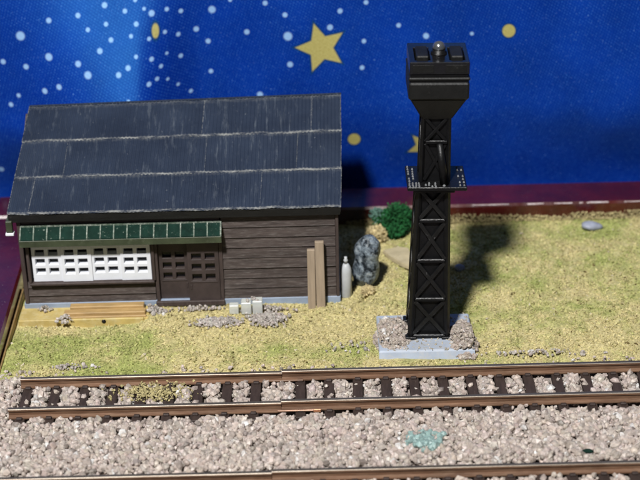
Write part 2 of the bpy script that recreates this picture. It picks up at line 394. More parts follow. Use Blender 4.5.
def sheet(name, x0, x1, y0, y1, step, fn, mat, **kw):
    xs = np.arange(x0, x1+step, step); ys = np.arange(y0, y1+step, step); nx, ny = len(xs), len(ys)
    X, Y = np.meshgrid(xs, ys); Z = fn(X, Y)
    me = bpy.data.meshes.new(name)
    idx = np.arange(nx*ny).reshape(ny, nx)
    f = np.stack([idx[:-1, :-1], idx[:-1, 1:], idx[1:, 1:], idx[1:, :-1]], -1).reshape(-1, 4)
    me.from_pydata(np.stack([X, Y, Z], -1).reshape(-1, 3).tolist(), [], f.tolist())
    me.polygons.foreach_set('use_smooth', [True]*len(me.polygons))
    return link(name, me, mat, **kw)
gr = sheet('ground', -6.30, XR, -5.50, .70, .05, lambda x, y: ground_z(x, y)-.012+.03*(vnoise(x*7, y*7)-.5), 'turf', kind='structure')
gv = np.zeros(len(gr.data.vertices)*3); gr.data.vertices.foreach_get('co', gv); gv = gv.reshape(-1, 3)
ga = gr.data.color_attributes.new('tint', 'FLOAT_COLOR', 'POINT'); gs = green_share(gv[:, 0], gv[:, 1])[:, None]
gc = np.ones((len(gv), 4)); gc[:, :3] = (TAN*(1-gs)+GRN*gs)*(.80+.3*vnoise(gv[:, 0]*5, gv[:, 1]*5+7))[:, None]; ga.data.foreach_set('color', gc.reshape(-1).astype(np.float32))
sheet('ballast_bed', -6.30, XR, -11.5, -5.40, .12, lambda x, y: -.10+.04*(vnoise(x*2, y*2)-.5), 'bed', kind='structure')

sheet('table', -30, 30, -30, 20, 5, lambda x, y: x*0-.43, 'table', kind='structure')
tray = root('tray', (2, -5, -.42), 'dark red lacquered wooden tray that holds the whole railway diorama', 'tray')
box('tray_floor', (-7.35, XR+1), (-11.6, 1.75), (-.42, -.20), 'base', tray)
def rim(name, x, y, z):
    o = box(name, x, y, z, 'lacquer', tray, bev=.05); return o
rim('rim', (-7.35, XR+1), (.70, 1.73), (-.19, .42))
rim('rim', (-7.35, -6.33), (-11.6, .695), (-.19, .40))
for k in range(15):
    xa = rng.uniform(4.6, 9.5) if k < 12 else rng.uniform(3.2, 4.6); l = rng.uniform(.06, .55)
    box('chip_highlight', (xa, xa+l), (.694+.004*(k % 3), .72+.006*(k % 4)), (.385+.002*(k % 5), .412+.0012*(k % 7)), 'chip', tray, bev=.01, wob=.004)  # pale bits serve as chips and as painted highlight streaks along the rim
# ochre inner lip between the left rim and the turf
box('inner_lip', (-6.325, -6.28), (-11.5, -2.0), (-.19, .09), 'wood', tray, bev=.015)

# printed cloth hung behind the tray
def cloth_y(x, z):
    y = 1.84+0.10*(z-.4)+.60*(1-sm(-.2, 2.3, z))
    m = sm(-8.2, -4.2, x)*(1-sm(-3.95, -2.5, x))
    y = y+m*(np.minimum(.37*(z-5.3), .35))*sm(.3, 2.2, z)
    return y+.10*np.sin(.55*x+.6+.15*z)*sm(.4, 2.5, z)+.035*np.sin(1.7*x-.35*z)*sm(.4, 2, z)+.06*np.sin(1.15*x+1.0*z+1)*sm(.3, 1.8, z)+.012*np.sin(3.9*x-1.6*z)*sm(.3, 1.8, z)
def build_cloth():
    xs = np.linspace(-15, 15, 420); zs = np.linspace(-.42, 9.5, 90); X, Z = np.meshgrid(xs, zs); Y = cloth_y(X, Z)
    nx, nz = len(xs), len(zs); idx = np.arange(nx*nz).reshape(nz, nx)
    f = np.stack([idx[:-1, :-1], idx[:-1, 1:], idx[1:, 1:], idx[1:, :-1]], -1).reshape(-1, 4)
    me = bpy.data.meshes.new('backdrop_cloth'); co = np.stack([X, Y, Z], -1).reshape(-1, 3)
    me.from_pydata(co.tolist(), [], f.tolist()); me.polygons.foreach_set('use_smooth', [True]*len(me.polygons))
    uv = me.uv_layers.new(name='flat'); li = np.zeros(len(me.loops), np.int32); me.loops.foreach_get('vertex_index', li)
    uv.data.foreach_set('uv', co[li][:, [0, 2]].reshape(-1))
    o = link('backdrop_cloth', me, 'cloth', label='shiny blue cloth backdrop printed with gold stars and pale dots', cat='cloth')
    md = o.modifiers.new('thickness', 'SOLIDIFY'); md.thickness = .03; md.offset = 1 if False else -1
build_cloth()

# ================================================================ railway tracks
RB, RT = .03, .22                      # foot and running surface of the rails
def rail_mesh(name, length):
    hw, ww, fw_ = .045, .022, .085
    prof = [(-fw_, 0), (fw_, 0), (fw_, .025), (ww, .05), (ww, .125), (hw, .145), (hw, .18), (hw-.012, .19), (-hw+.012, .19), (-hw, .18), (-hw, .145), (-ww, .125), (-ww, .05), (-fw_, .025)]
    bm = bmesh.new(); n = max(2, int(length/.5)); rings = []
    for i in range(n+1):
        x = -length/2+length*i/n
        rings.append([bm.verts.new((x, y, z)) for y, z in prof])
    k = len(prof)
    for a, b in zip(rings, rings[1:]):
        for i in range(k):
            f = bm.faces.new((a[i], a[(i+1) % k], b[(i+1) % k], b[i]))
            if i in (7, 8, 6): f.material_index = 1
    bm.faces.new(rings[0]).material_index = 1; bm.faces.new(rings[-1][::-1])
    return finish(bm, name)
def sleeper_mesh():
    bm = bmesh.new()
    def cube(cx, cy, cz, sx, sy, sz):
        r = bmesh.ops.create_cube(bm, size=1)
        for v in r['verts']: v.co = Vector((cx+v.co.x*sx, cy+v.co.y*sy, cz+v.co.z*sz))
        return r['verts']
    cube(0, 0, -.055, .19, 1.62, .13)
    for s in (-.52, .52):
        for t in (-.11, .11): cube(0, s+t, .032, .11, .07, .055)     # rail chairs
    bmesh.ops.bevel(bm, geom=list(bm.edges), offset=.012, segments=1, affect='EDGES')
    return finish(bm, 'sleeper')
SLP = sleeper_mesh()
SLEEPERS = []; RAILS = []
def track(x0, x1, yc, dz, label, joint=True, first=.14, pitch=.545, endgap=0):
    t = root('railway_track', ((x0+x1)/2, yc, -.2), label, 'track', 'railway track sections')
    for s in (-1, 1):
        xa = x0-(.08 if s < 0 and endgap else 0)
        link('rail', rail_mesh('rail', x1-xa), ['rust', 'railtop'], t, ((xa+x1)/2, yc+s*.52, RB+dz))
        RAILS.append((xa, x1, yc+s*.52))
    x = x0+first
    while x < x1-.05:
        o = link('sleeper', SLP, 'sleeper', t, (x, yc+random.uniform(-.02, .02), .018)); o.rotation_euler.z = random.uniform(-.03, .03)
        SLEEPERS.append((x, yc)); x += pitch
    if joint:
        for s in (-1, 1):
            sl = box_mesh('rail_joiner', .75, .035, .035, .008)
            for q in (-1, 1):
                link('rail_joiner', sl, 'rust' if s > 0 else 'joiner', t, (x1+.30 if s < 0 else x1+.04, yc+s*.52+q*.095, RB+.035))
            if s < 0: box('joiner_end', (x1+.60, x1+.74), (yc-.65, yc-.615), (RB+.005, RB+.07), 'brass', t)
    return t
track(-5.80, -.80, -6.24, -.012, 'short brown railway track piece beside the hut, its two rails ending at left', endgap=1)
track(-.795, XR, -6.22, .008, 'long brown railway track piece passing in front of the black tower', joint=False, first=.35)
track(-6.2, -.95, -9.47, -.02, 'nearest railway track at the bottom edge, piece left of the rail joint', first=.2)
track(-.94, XR, -9.47, .008, 'nearest railway track at the bottom edge, piece right of the rail joint', joint=False, first=.35)

# ballast
STONE = variants(1, 40, .22); FINE = variants(1, 20, .25)
GREY = np.array([.50, .425, .375])
def stone_tint(n, base=GREY):
    c = base[None]*rng.uniform(.76, 1.16, (n, 1))*(1+rng.normal(0, .016, (n, 3)))
    k = rng.random(n); c[k < .05] *= .55; c[k > .97] = np.array([.66, .63, .60]); return np.clip(c, 0, .85)
def ballast():
    n = 46000
    x = rng.uniform(-6.25, XR, n); y = rng.uniform(-11.3, -5.22, n); s = rng.gamma(11, .0059, n).clip(.025, .095); s = np.where(y > -5.5, s*.6, s)
    lvl = np.full(n, .03)
    keep = np.ones(n, bool)
    sx = np.array([a for a, b in SLEEPERS]); sy = np.array([b for a, b in SLEEPERS])
    for yc in (-6.23, -9.47):
        ins = np.abs(y-yc) < .52; inside = np.abs(y-yc) < .86
        msk = sy < -8 if yc < -8 else sy > -8
        dx = np.min(np.abs(x[:, None]-sx[msk][None]), axis=1)
        lvl = np.where(inside, -.005, lvl); fe = (y < yc-.52) & (y > yc-.86); lvl = np.where(fe, -.03, lvl)
        on = inside & (dx < .10+s*.75); keep &= ~(on & (rng.random(n) < np.where(ins, .965, .90)))
        for sgn in (-1, 1):
            near = (np.abs(y-(yc+sgn*.52)) < .05+s*.8); keep &= ~(near & (x > -5.95))
        front = (y < yc-.90) & (y > yc-1.7); lvl = np.where(front, .05, lvl)
    lvl = lvl+.07*(vnoise(x*1.3, y*1.3)-.5)
    # thin edge where ballast meets the turf
    keep &= ~((y > -5.52) & (rng.random(n) < .93) & (x > -5.6))
    z = lvl+rng.uniform(-.09, .05, n)
    return x[keep], y[keep], z[keep], s[keep]
x, y, z, s = ballast()
link('ballast', scatter_mesh('ballast', np.stack([x, y, z], -1), s, stone_tint(len(x)), STONE, False), 'gravel', kind='stuff', label='pinkish grey crushed stone ballast around the tracks', cat='ballast')

# turf crumbs
def shard(n):
    v = np.array([[1, 0, 0], [-1, 0, 0], [0, 1, 0], [0, -1, 0], [0, 0, 1], [0, 0, -1]], float)
    f = np.array([[0, 2, 4], [2, 1, 4], [1, 3, 4], [3, 0, 4], [2, 0, 5], [1, 2, 5], [3, 1, 5], [0, 3, 5]])
    return np.array([v*(1+rng.uniform(-.35, .35, (6, 1)))*np.array([1.5, .9, .75])+rng.normal(0, .15, (6, 3)) for _ in range(n)]), f
CRUMB = shard(16)
BLOCKS = [(-6.2, .45, -2.70, .35), (-6.22, -3.60, -3.27, -2.6), (1.08, 2.98, -5.16, -3.7)]
def turf():
    n = 120000
    x = rng.uniform(-6.24, XR, n); y = rng.uniform(-5.50, .69, n); s = rng.gamma(4, .0042, n).clip(.007, .045)
    keep = np.ones(n, bool)
    for a, b, c, d in BLOCKS: keep &= ~((x > a) & (x < b) & (y > c) & (y < d))
    dcr = np.abs((x-.80)-.10*np.sin(y*7)-.12*(y+2.7)); keep &= ~((dcr < .055) & (y > -3.15) & (y < -2.4))
    dcr = np.abs(x+.40-.25*y-.5) ; edge = y < -5.40
    keep &= ~(edge & (rng.random(n) < .6))
    x, y, s = x[keep], y[keep], s[keep]; n = len(x)
    g = np.clip(green_share(x, y)+rng.normal(0, .20, n), 0, 1)
    c = TAN[None]*(1-g[:, None])+GRN[None]*g[:, None]
    c = c*rng.uniform(.78, 1.2, (n, 1)); k = rng.random(n); c[k > .99] = (.62, .55, .40); c[k < .012] = (.16, .12, .05)
    z = ground_z(x, y)+rng.uniform(-.028, .006, n)
    return np.stack([x, y, z], -1), s, np.clip(c, 0, .8)
p, s, c = turf()
link('turf', scatter_mesh('turf', p, s, c, CRUMB, False), 'turf', kind='stuff', label='dry yellow green foam turf covering the ground', cat='grass')
# turf fringe creeping up the back rim
n = 3200; x = rng.uniform(.6, XR, n); h = rng.random(n)**2.2
p = np.stack([x, .69-.05*rng.random(n), .02+h*(.06+.16*vnoise(x*1.7, x*0+3))], -1)
link('turf_fringe', scatter_mesh('turf_fringe', p, rng.uniform(.010, .030, n), np.array([.52, .44, .23])[None]*rng.uniform(.7, 1.2, (n, 1)), CRUMB), 'turf', kind='stuff', label='turf crumbs stuck along the foot of the red back rim', cat='grass')

# ================================================================ the hut
HX0, HX1, HY = -6.13, .38, -2.68
hut = root('wooden_hut', (-2.9, HY, 0), 'dark brown clapboard hut with corrugated blue-grey roof and green awning', 'hut')
EY, EZ, RY, RZ = -2.85, 2.265, -.45, 3.575
def prism_yz(name, prof, x0, x1, mat, parent, **kw):
    bm = bmesh.new(); cx = (x0+x1)/2; cy = sum(p[0] for p in prof)/len(prof); cz = sum(p[1] for p in prof)/len(prof)
    a = [bm.verts.new((x0-cx, y-cy, z-cz)) for y, z in prof]; b = [bm.verts.new((x1-cx, y-cy, z-cz)) for y, z in prof]
    bm.faces.new(a); bm.faces.new(b[::-1])
    for i in range(len(prof)): bm.faces.new((a[i], b[i], b[(i+1) % len(prof)], a[(i+1) % len(prof)]))
    return link(name, finish(bm, name), mat, parent, (cx, cy, cz), **kw)
BY = .30
def slope_z(y): return EZ+(RZ-EZ)*(y-EY)/(RY-EY) if y <= RY else RZ-(y-RY)*.54
wall = prism_yz('wall', [(HY+.16, .13), (BY, .13), (BY, slope_z(BY)-.16), (RY, RZ-.16), (HY+.16, slope_z(HY+.16)-.16)], HX0+.02, HX1-.02, 'wall', hut)
box('foundation', (HX0-.03, HX1+.02), (HY-.05, BY+.03), (-.14, .128), 'plinth', hut, bev=.015)
# clapboards
def clapboard(x0, x1, z0, h, parent=wall):
    d = random.uniform(-.006, .006)
    o = prism_yz('clapboard', [(HY+.158, z0), (HY-.040+d, z0+.004), (HY-.034+d, z0+.022), (HY-.004+d, z0+h), (HY+.158, z0+h)], x0, x1, 'wall', parent)
    o.rotation_euler.y = random.uniform(-.0025, .0025)
    return o
zz = .125
for k in range(9):
    clapboard(-2.00, HX1-.07, zz, .262); zz += .236
for k, (z0, h) in enumerate(((.125, .19), (.30, .20), (.485, .13))): clapboard(HX0+.09, -3.42, z0, h)
zz = 1.54
for k in range(3): clapboard(HX0+.09, -2.03, zz, .262); zz += .236
for xa, xb in ((HX0, HX0+.085), (HX1-.065, HX1)): box('corner_post', (xa, xb), (HY-.055, HY+.17), (.126, 2.20), 'trim', hut)
for xa in (-3.405, -2.075): box('door_post', (xa, xa+.075), (HY-.060, HY+.158), (.126, 1.56), 'trim', hut)
# sliding doors
def door(x0, x1, y):
    w = x1-x0; o = .115*w/.6
    xe = [x0, x0+.085, x0+.085+(w-.25)/2, x1-.085-(w-.25)/2, x1-.085, x1]
    ze = [.128, .60, .74, .84, .98, 1.08, 1.22, 1.52]
    holes = {(i, j) for i in (1, 3) for j in (1, 3, 5)}
    cx, cz = (x0+x1)/2, .8
    d = lattice('door', [a-cx for a in xe], [a-cz for a in ze], holes, -.035, .055, 'door', hut, (cx, y, cz))
    for i in (1, 3):
        for j in (1, 3, 5): box('pane', (xe[i]-.01, xe[i+1]+.01), (y+.056, y+.061), (ze[j]-.01, ze[j+1]+.01), 'dark', d, bev=0)
    box('door_rail', (x0+.05, x1-.05), (y-.047, y-.0355), (.545, .575), 'door', d, bev=.004)
    box('handle', ((x0+.04, x0+.065) if y < HY else (x1-.065, x1-.04)), (y-.052, y-.0355), (.40, .50), 'trim', d, bev=.004)
door(-3.325, -2.71, HY+.055)
door(-2.725, -2.08, HY-.038)
box('door_sill', (-3.42, -2.0), (HY-.12, HY-.052), (.02, .127), 'trim', hut)
# white lattice window of four sliding sashes
win = box('window', (-5.93, -3.46), (HY+.126, HY+.155), (.60, 1.54), 'dark', hut, bev=0)
sw = (3.485-.0)*0+ (5.90-3.48)/4
for k in range(4):
    x0 = -5.90+k*sw; x1 = x0+sw+.012; y = HY+.016-(.028 if k % 2 else 0)
    xe = [x0, x0+.065, x0+.262, x0+.338, x0+.535, x1]; ze = [.64, .815, .952, 1.03, 1.167, 1.245, 1.382, 1.50]
    cx, cz = (x0+x1)/2, 1.07
    lattice('sash', [a-cx for a in xe], [a-cz for a in ze], {(i, j) for i in (1, 3) for j in (1, 3, 5)}, -.060, .100, 'white', win, (cx, y, cz))
    for i in (1, 3):
        for j in (1, 3, 5): box('pane', (xe[i]-.005, xe[i+1]+.005), (y+.1005, y+.1035), (ze[j]-.005, ze[j+1]+.005), 'dark', win, bev=0)
box('window_sill', (-5.98, -3.42), (HY-.135, HY+.125), (.585, .636), 'trim', win)
for xa in (-6.0, -3.452): box('window_jamb', (xa, xa+.06), (HY-.11, HY+.157), (.64, 1.55), 'trim', win)
# green awning with raised ribs
AX0, AX1, AY0, AY1, AZ0, AZ1 = -6.05, -2.0, HY-.04, HY-.285, 1.90, 1.715
awn = prism_yz('awning', [(AY0, AZ0-.008), (AY0, AZ0-.07), (AY1+.03, AZ1-.07), (AY1+.02, AZ1-.008)], AX0+.01, AX1-.01, 'olive', hut)
npan = 15; pw = (AX1-AX0)/npan
for k in range(npan):
    xa = AX0+k*pw; dz = random.uniform(-.004, .004)
    prism_yz('awning_panel', [(AY0, AZ0+.02+dz), (AY0, AZ0-.006), (AY1, AZ1-.006), (AY1, AZ1+.02+dz)], xa+.011, xa+pw-.011, 'green', awn)
    prism_yz('awning_rib', [(AY0, AZ0+.045), (AY0, AZ0-.005), (AY1-.006, AZ1-.005), (AY1-.006, AZ1+.042)], xa-.012, xa+.0125, 'palegreen', awn)
prism_yz('awning_rib', [(AY0, AZ0+.045), (AY0, AZ0-.005), (AY1-.006, AZ1-.005), (AY1-.006, AZ1+.042)], AX1-.0145, AX1+.014, 'palegreen', awn)
box('fascia', (AX0-.015, AX1+.015), (AY1-.03, AY1-.007), (AZ1-.135, AZ1+.012), 'olive', awn)
box('head_strip', (AX0, AX1), (HY-.055, HY-.041), (AZ0-.02, AZ0+.055), 'palegreen', awn, bev=.004)
# roof: deck and overlapping corrugated sheets
def xl(t): return -6.27+.255*t
def xr(t): return .44+.08*t
def roof_deck():
    bm = bmesh.new(); rows = []
    for y, t in ((EY+.02, 0), (RY, 1), (.45, 1)):
        zt = slope_z(y)-.045; th = .10
        rows.append([bm.verts.new((x, y, z)) for x, z in ((xl(t)+.01, zt), (xr(t)-.01, zt+.11*t), (xr(t)-.01, zt-th), (xl(t)+.01, zt-th))])
    for a, b in zip(rows, rows[1:]):
        for i in range(4): bm.faces.new((a[i], a[(i+1) % 4], b[(i+1) % 4], b[i]))
    bm.faces.new(rows[0]); bm.faces.new(rows[-1][::-1])
    return link('roof', finish(bm, 'roof'), 'blackdull', hut, (0, 0, 0))
roof = roof_deck()
def roof_sheet(u0, u1, t0, t1, layer, back=False):
    """corrugated sheet; u along the ridge (0..1), t up the slope (0 eave .. 1 ridge)"""
    per = .078/6.7; nu = max(8, int((u1-u0)/per*4)); tl = [t0, t0+.0015, t0+.012, t0+.03]+list(np.linspace(t0+.06, t1, 7))
    ph = random.random()*6; skew = random.uniform(-.002, .002); bumps = [(random.uniform(u0, u1), random.uniform(.015, .05), random.uniform(-.006, .012)) for _ in range(5)]
    pts, wear = [], []
    for j, t in enumerate(tl):
        for i in range(nu+1):
            u = u0+(u1-u0)*i/nu; us = u+skew*(t-t0)/(t1-t0)
            if not back: y = EY+(RY-EY)*t; x = xl(t)*(1-us)+xr(t)*us
            else: y = RY+.93*(1-t); x = xl(1)*(1-us)+xr(1)*us
            z = slope_z(y)+.11*us*min(1, max(0, (y-EY)/(RY-EY)))+(.0115*(.35+.65*min(1, (t-t0)/.03))*math.cos(math.tau*u/per))+layer+.018*(1-(t-t0)/(t1-t0))
            k = sum(a*math.exp(-((u-c)/wd)**2) for c, wd, a in bumps)*max(0, 1-(t-t0)/.12)
            z += k+.003*math.sin(u*40+ph+t*9)
            yo = y + (.007*math.sin(u*31+ph)+.003*math.sin(u*83+ph*2))*max(0, 1-(t-t0)/.05)*(0 if back else 1)
            if j == 0: z -= .032
            pts.append((x, yo, z))
            e = max(0, 1-(t-t0)/.009); e = max(e, .75*(1 if min(u-u0, u1-u)*6.7 < .018 else 0), .35*max(0, 1-abs(t1-t)/.03))
            wear.append(e)
    nv = nu+1; f = [(j*nv+i, j*nv+i+1, (j+1)*nv+i+1, (j+1)*nv+i) for j in range(len(tl)-1) for i in range(nu)]
    me = bpy.data.meshes.new('roof_sheet'); me.from_pydata(pts, [], f); me.update()
    me.polygons.foreach_set('use_smooth', [True]*len(me.polygons))
    a = me.attributes.new('wear', 'FLOAT', 'POINT'); a.data.foreach_set('value', wear)
    return link('roof_sheet', me, 'roof', roof, (0, 0, 0))
for i, (t0, t1, cuts) in enumerate(((0, .345, [0, .062, .755, 1]), (.323, .68, [0, .145, .578, .862, 1]), (.657, 1.0, [0, .562, .905, 1]))):
    for k, (a, b) in enumerate(zip(cuts, cuts[1:])): roof_sheet(a, b+(.004 if b < 1 else 0), t0, t1, .003*(k % 2)+.006*i)
roof_sheet(0, 1, 0, 1, 0, back=True)
bar('ridge_strip', (xl(1), RY, RZ+.012), (xr(1), RY, RZ+.122), .05, .03, 'roof', roof)
box('eave_board', (xl(0)+.02, xr(0)-.02), (EY+.022, EY+.05), (EZ-.20, EZ-.06), 'blackdull', hut)
# rafter end and chipped board at the left gable
box('gable_board', (-6.33, -6.24), (-2.80, .2), (1.90, 2.08), 'olive', hut, bev=.01)
box('gable_board', (-6.34, -6.17), (-2.90, -2.76), (1.80, 1.86), 'white', hut, bev=.012)
box('rafter_end', (-6.32, -6.19), (-2.88, -2.765), (1.862, 2.12), 'olive', hut, bev=.012)

# ================================================================ things around the hut
def plank(x0, x1, h, lean, label):
    o = box('wooden_plank', (x0, x1), (-.045, .045), (0, h), 'plank', bev=.008, label=label, cat='plank', group='planks leaning on the hut')
    o.rotation_euler = (-lean, random.uniform(-.01, .01), 0); o.location = ((x0+x1)/2, HY-.14-.06+math.sin(-lean)*0, h/2*math.cos(lean)-.05); return o
plank(-.275, -.115, 1.36, .03, 'shorter beige plank standing against the hut, left of the pair')
plank(-.105, .075, 1.54, .03, 'taller beige plank standing against the hut, right of the pair')

gas = root('gas_cylinder', (.52, -2.46, -.04), 'small greyish white gas cylinder standing by the hut corner', 'cylinder')
lathe('body', [(.05, 0), (.105, .008), (.118, .03), (.118, .60), (.108, .68), (.075, .75), (.045, .785)], 24, 'bottle', gas, (.52, -2.46, -.04))
lathe('valve', [(.036, 0), (.036, .05), (.046, .055), (.046, .09), (.03, .11), (.03, .16)], 14, 'bottle', gas, (.52, -2.46, .742))

def lump(name, at, r, mat, fn, seed, sub=4, **kw):
    rr = np.random.default_rng(seed); bm = bmesh.new(); bmesh.ops.create_icosphere(bm, subdivisions=sub, radius=1)
    ks = rr.normal(size=(10, 3))*2.2; ph = rr.uniform(0, 6, 10)
    for v in bm.verts:
        d = sum(math.sin(v.co.dot(Vector(k))+p) for k, p in zip(ks, ph))/10
        v.co *= 1+fn*d; v.co = Vector((v.co.x*r[0], v.co.y*r[1], v.co.z*r[2]))
    return link(name, finish(bm, name, True), mat, None, at, **kw)
def clod(name, at, r, n, **kw):
    d = rng.normal(size=(n, 3)); d /= np.linalg.norm(d, axis=1)[:, None]
    k = .7+.5*vnoise(d[:, 0]*2+at[0]*9, d[:, 2]*2+d[:, 1])
    q = d*np.array(r)*(k*rng.uniform(.6, 1.1, n)**.5)[:, None]
    return link(name, scatter_mesh(name, q, rng.uniform(.02, .055, n), np.array([.56, .46, .25])[None]*rng.uniform(.75, 1.2, (n, 1)), CRUMB, False), 'turf', None, at, kind='stuff', **kw)
def boulder():
    rr = np.random.default_rng(5); bm = bmesh.new(); bmesh.ops.create_icosphere(bm, subdivisions=5, radius=1)
    ks = rr.normal(size=(12, 3))*3.2; ph = rr.uniform(0, 6, 12)
    for v in bm.verts:
        z = v.co.z
        h = math.copysign(abs(z)**.8, z)
        rad = math.sqrt(max(0, 1-abs(z)**3.2))
        waist = 1-.13*math.exp(-((z-.08)/.16)**2)
        n2 = math.hypot(v.co.x, v.co.y) or 1
        d = sum(math.sin(v.co.dot(Vector(k))+p) for k, p in zip(ks, ph))/12
        f = rad*waist*(1+.16*d)/n2
        sh = .05*h
        v.co = Vector((v.co.x*f*.285+sh, v.co.y*f*.26, h*.60*(1+.04*d)))
    for q in range(13):          # chipped flats
        d = Vector(rr.normal(size=3)); d.z *= .5; d.normalize(); s_ = max(v.co.dot(d) for v in bm.verts)*rr.uniform(.87, .97)
        for v in bm.verts:
            o_ = v.co.dot(d)-s_
            if o_ > 0: v.co -= d*o_*.85
    for c, r_, dep in ((Vector((.12, -.18, .42)), .08, .05),):      # hollow near the top
        for v in bm.verts:
            q = (v.co-c).length
            if q < r_: v.co += Vector((-.2, .9, -.35))*dep*(1-(q/r_)**2)
    o = link('boulder', finish(bm, 'boulder', True), 'marble', None, (.97, -2.05, .56), label='upright marbled blue-grey boulder beside the hut', cat='rock'); return o
boulder()
clod('sandy_clod', (.98, -2.36, .03), (.13, .09, .08), 200, label='small sandy clod at the foot of the marbled boulder', cat='clod')
# flat buff slab lying on the turf
bm = bmesh.new()
top = [(-.34, .30), (-.02, .44), (.22, .36), (.28, -.10), (.20, -.46), (.02, -.30), (-.20, .02)]
a = [bm.verts.new((x, y, .055+.03*(x+.3*y))) for x, y in top]; b = [bm.verts.new((x*1.03, y*1.03, -.05)) for x, y in top]
bm.faces.new(a); bm.faces.new(b[::-1])
for i in range(len(top)): bm.faces.new((a[i], b[i], b[(i+1) % 7], a[(i+1) % 7]))
bmesh.ops.bevel(bm, geom=list(bm.edges), offset=.018, segments=2, affect='EDGES')
link('flat_stone', finish(bm, 'flat_stone'), 'slab', None, (1.70, -1.02, .05), label='flat buff stone slab on the turf behind the tower', cat='stone')

# clear blocks in front of the plank wall
for k, (x, w_, d, h, lab) in enumerate(((-1.80, .19, .15, .20, 'leftmost and lowest of three clear blocks at the hut wall'), (-1.545, .205, .20, .27, 'middle one of three clear blocks at the hut wall'), (-1.315, .205, .20, .30, 'rightmost of three clear blocks at the hut wall'))):
    box('clear_block', (x-w_/2, x+w_/2), (-3.08-d/2, -3.08+d/2), (0, h), 'clear', bev=.012, label=lab, cat='block', group='clear blocks at the hut wall')
# wooden step and ochre platform under the window
step = root('wooden_step', (-4.45, -2.95, -.1), 'low tan wooden step under the white window', 'step')
for k, (xa, xb, ya, yb, za, zb) in enumerate(((-5.30, -3.62, -3.13, -2.97, -.06, .11), (-5.18, -3.66, -2.965, -2.80, -.06, .155), (-5.28, -3.60, -3.20, -3.135, -.06, .05))):
    box('board', (xa, xb), (ya, yb), (za, zb), 'wood', step, bev=.012, wob=.006)
plat = root('platform', (-5, -3.3, -.2), 'low ochre painted platform edge in front of the hut', 'platform')
box('deck', (-6.22, -3.55), (-3.20, -2.60), (-.18, .012), 'ochre', plat, bev=.012)
box('edge_strip', (-6.22, -3.65), (-3.26, -3.203), (-.18, .028), 'ochre', plat, bev=.012)

o = lathe('knot_hole', [(.045, 0), (.045, .01), (.03, .014)], 14, 'dark', plat, (-4.47, -3.2585, -.03)); o.rotation_euler.x = math.pi/2
# bush of foam at the back rim
bush = root('bush', (1.64, .18, -.02), 'dark green foam bush against the red back rim', 'bush')
def blob_points(n, blobs):
    out = []
    for _ in range(n):
        (cx, cy, cz), r = blobs[rng.integers(len(blobs))]
        d = rng.normal(size=3); d /= np.linalg.norm(d); out.append(np.array([cx, cy, cz])+d*r*rng.uniform(.4, 1.35)**.7*np.array([1.05, .8, .9]))
    return np.array(out)
bl = [((-.20, 0, .40), .20), ((.08, 0, .52), .24), ((.26, .02, .38), .21), ((.05, -.12, .24), .20), ((-.05, .05, .32), .26), ((.20, -.05, .58), .15), ((.0, -.1, .12), .14)]
p = blob_points(2600, bl)
link('foliage', scatter_mesh('foliage', p, rng.uniform(.018, .05, len(p)), np.array([.014, .085, .026])[None]*rng.uniform(.4, 1.7, (len(p), 1)), CRUMB, False), 'leaf', bush, (1.64, .18, -.02), kind='stuff')
p = blob_points(700, [(c, r*1.22) for c, r in bl])
link('foliage', scatter_mesh('foliage', p, rng.uniform(.010, .026, len(p)), np.array([.02, .10, .03])[None]*rng.uniform(.5, 1.8, (len(p), 1)), CRUMB, False), 'leaf', bush, (1.64, .18, -.02), kind='stuff')
p = blob_points(420, [((-.36, .04, .52), .13), ((-.30, .02, .40), .12)])
link('pale_foliage', scatter_mesh('pale_foliage', p, rng.uniform(.018, .045, len(p)), np.array([.10, .19, .15])[None]*rng.uniform(.5, 1.5, (len(p), 1)), CRUMB, False), 'leaf', bush, (1.64, .18, -.02), kind='stuff', label='pale grey-green tuft at the left of the bush')
bar('stem', (1.64, .18, -.08), (1.66, .18, .3), .05, .05, 'trim', bush)
clod('bare_turf_clod', (1.26, -.02, .10), (.22, .18, .20), 500, label='sandy clod of turf left of the green bush', cat='clod')
clod('pale_turf_clod', (2.72, .52, .16), (.19, .11, .20), 420, label='sandy clod by the rim just right of the tower', cat='clod')

# pebbles
lump('pebble', (6.05, .24, .04), (.23, .13, .10), 'pebble', .6, 11, 3, label='blue-grey pebble on the turf near the right end of the back rim', cat='pebble')
lump('pebble', (2.97, -1.52, .04), (.12, .09, .08), 'pebble', .6, 12, 3, label="blue-grey pebble lying in the tower's shadow", cat='pebble')
# teal painted lumps on the ballast
n = 110; p = np.stack([1.76+rng.normal(0, .13, n), -8.0+rng.normal(0, .13, n), rng.uniform(.07, .13, n)], -1)
link('teal_stones', scatter_mesh('teal_stones', p, rng.uniform(.045, .09, n), np.array([.25, .36, .34])[None]*rng.uniform(.8, 1.2, (n, 1)), STONE, False), 'gravel', kind='stuff', label='patch of teal stained ballast stones in the foreground', cat='gravel')
lump('green_chip', (4.66, -8.45, .12), (.11, .05, .04), 'green', .3, 13, 2, label='tiny dark green chip on the ballast at lower right', cat='chip')
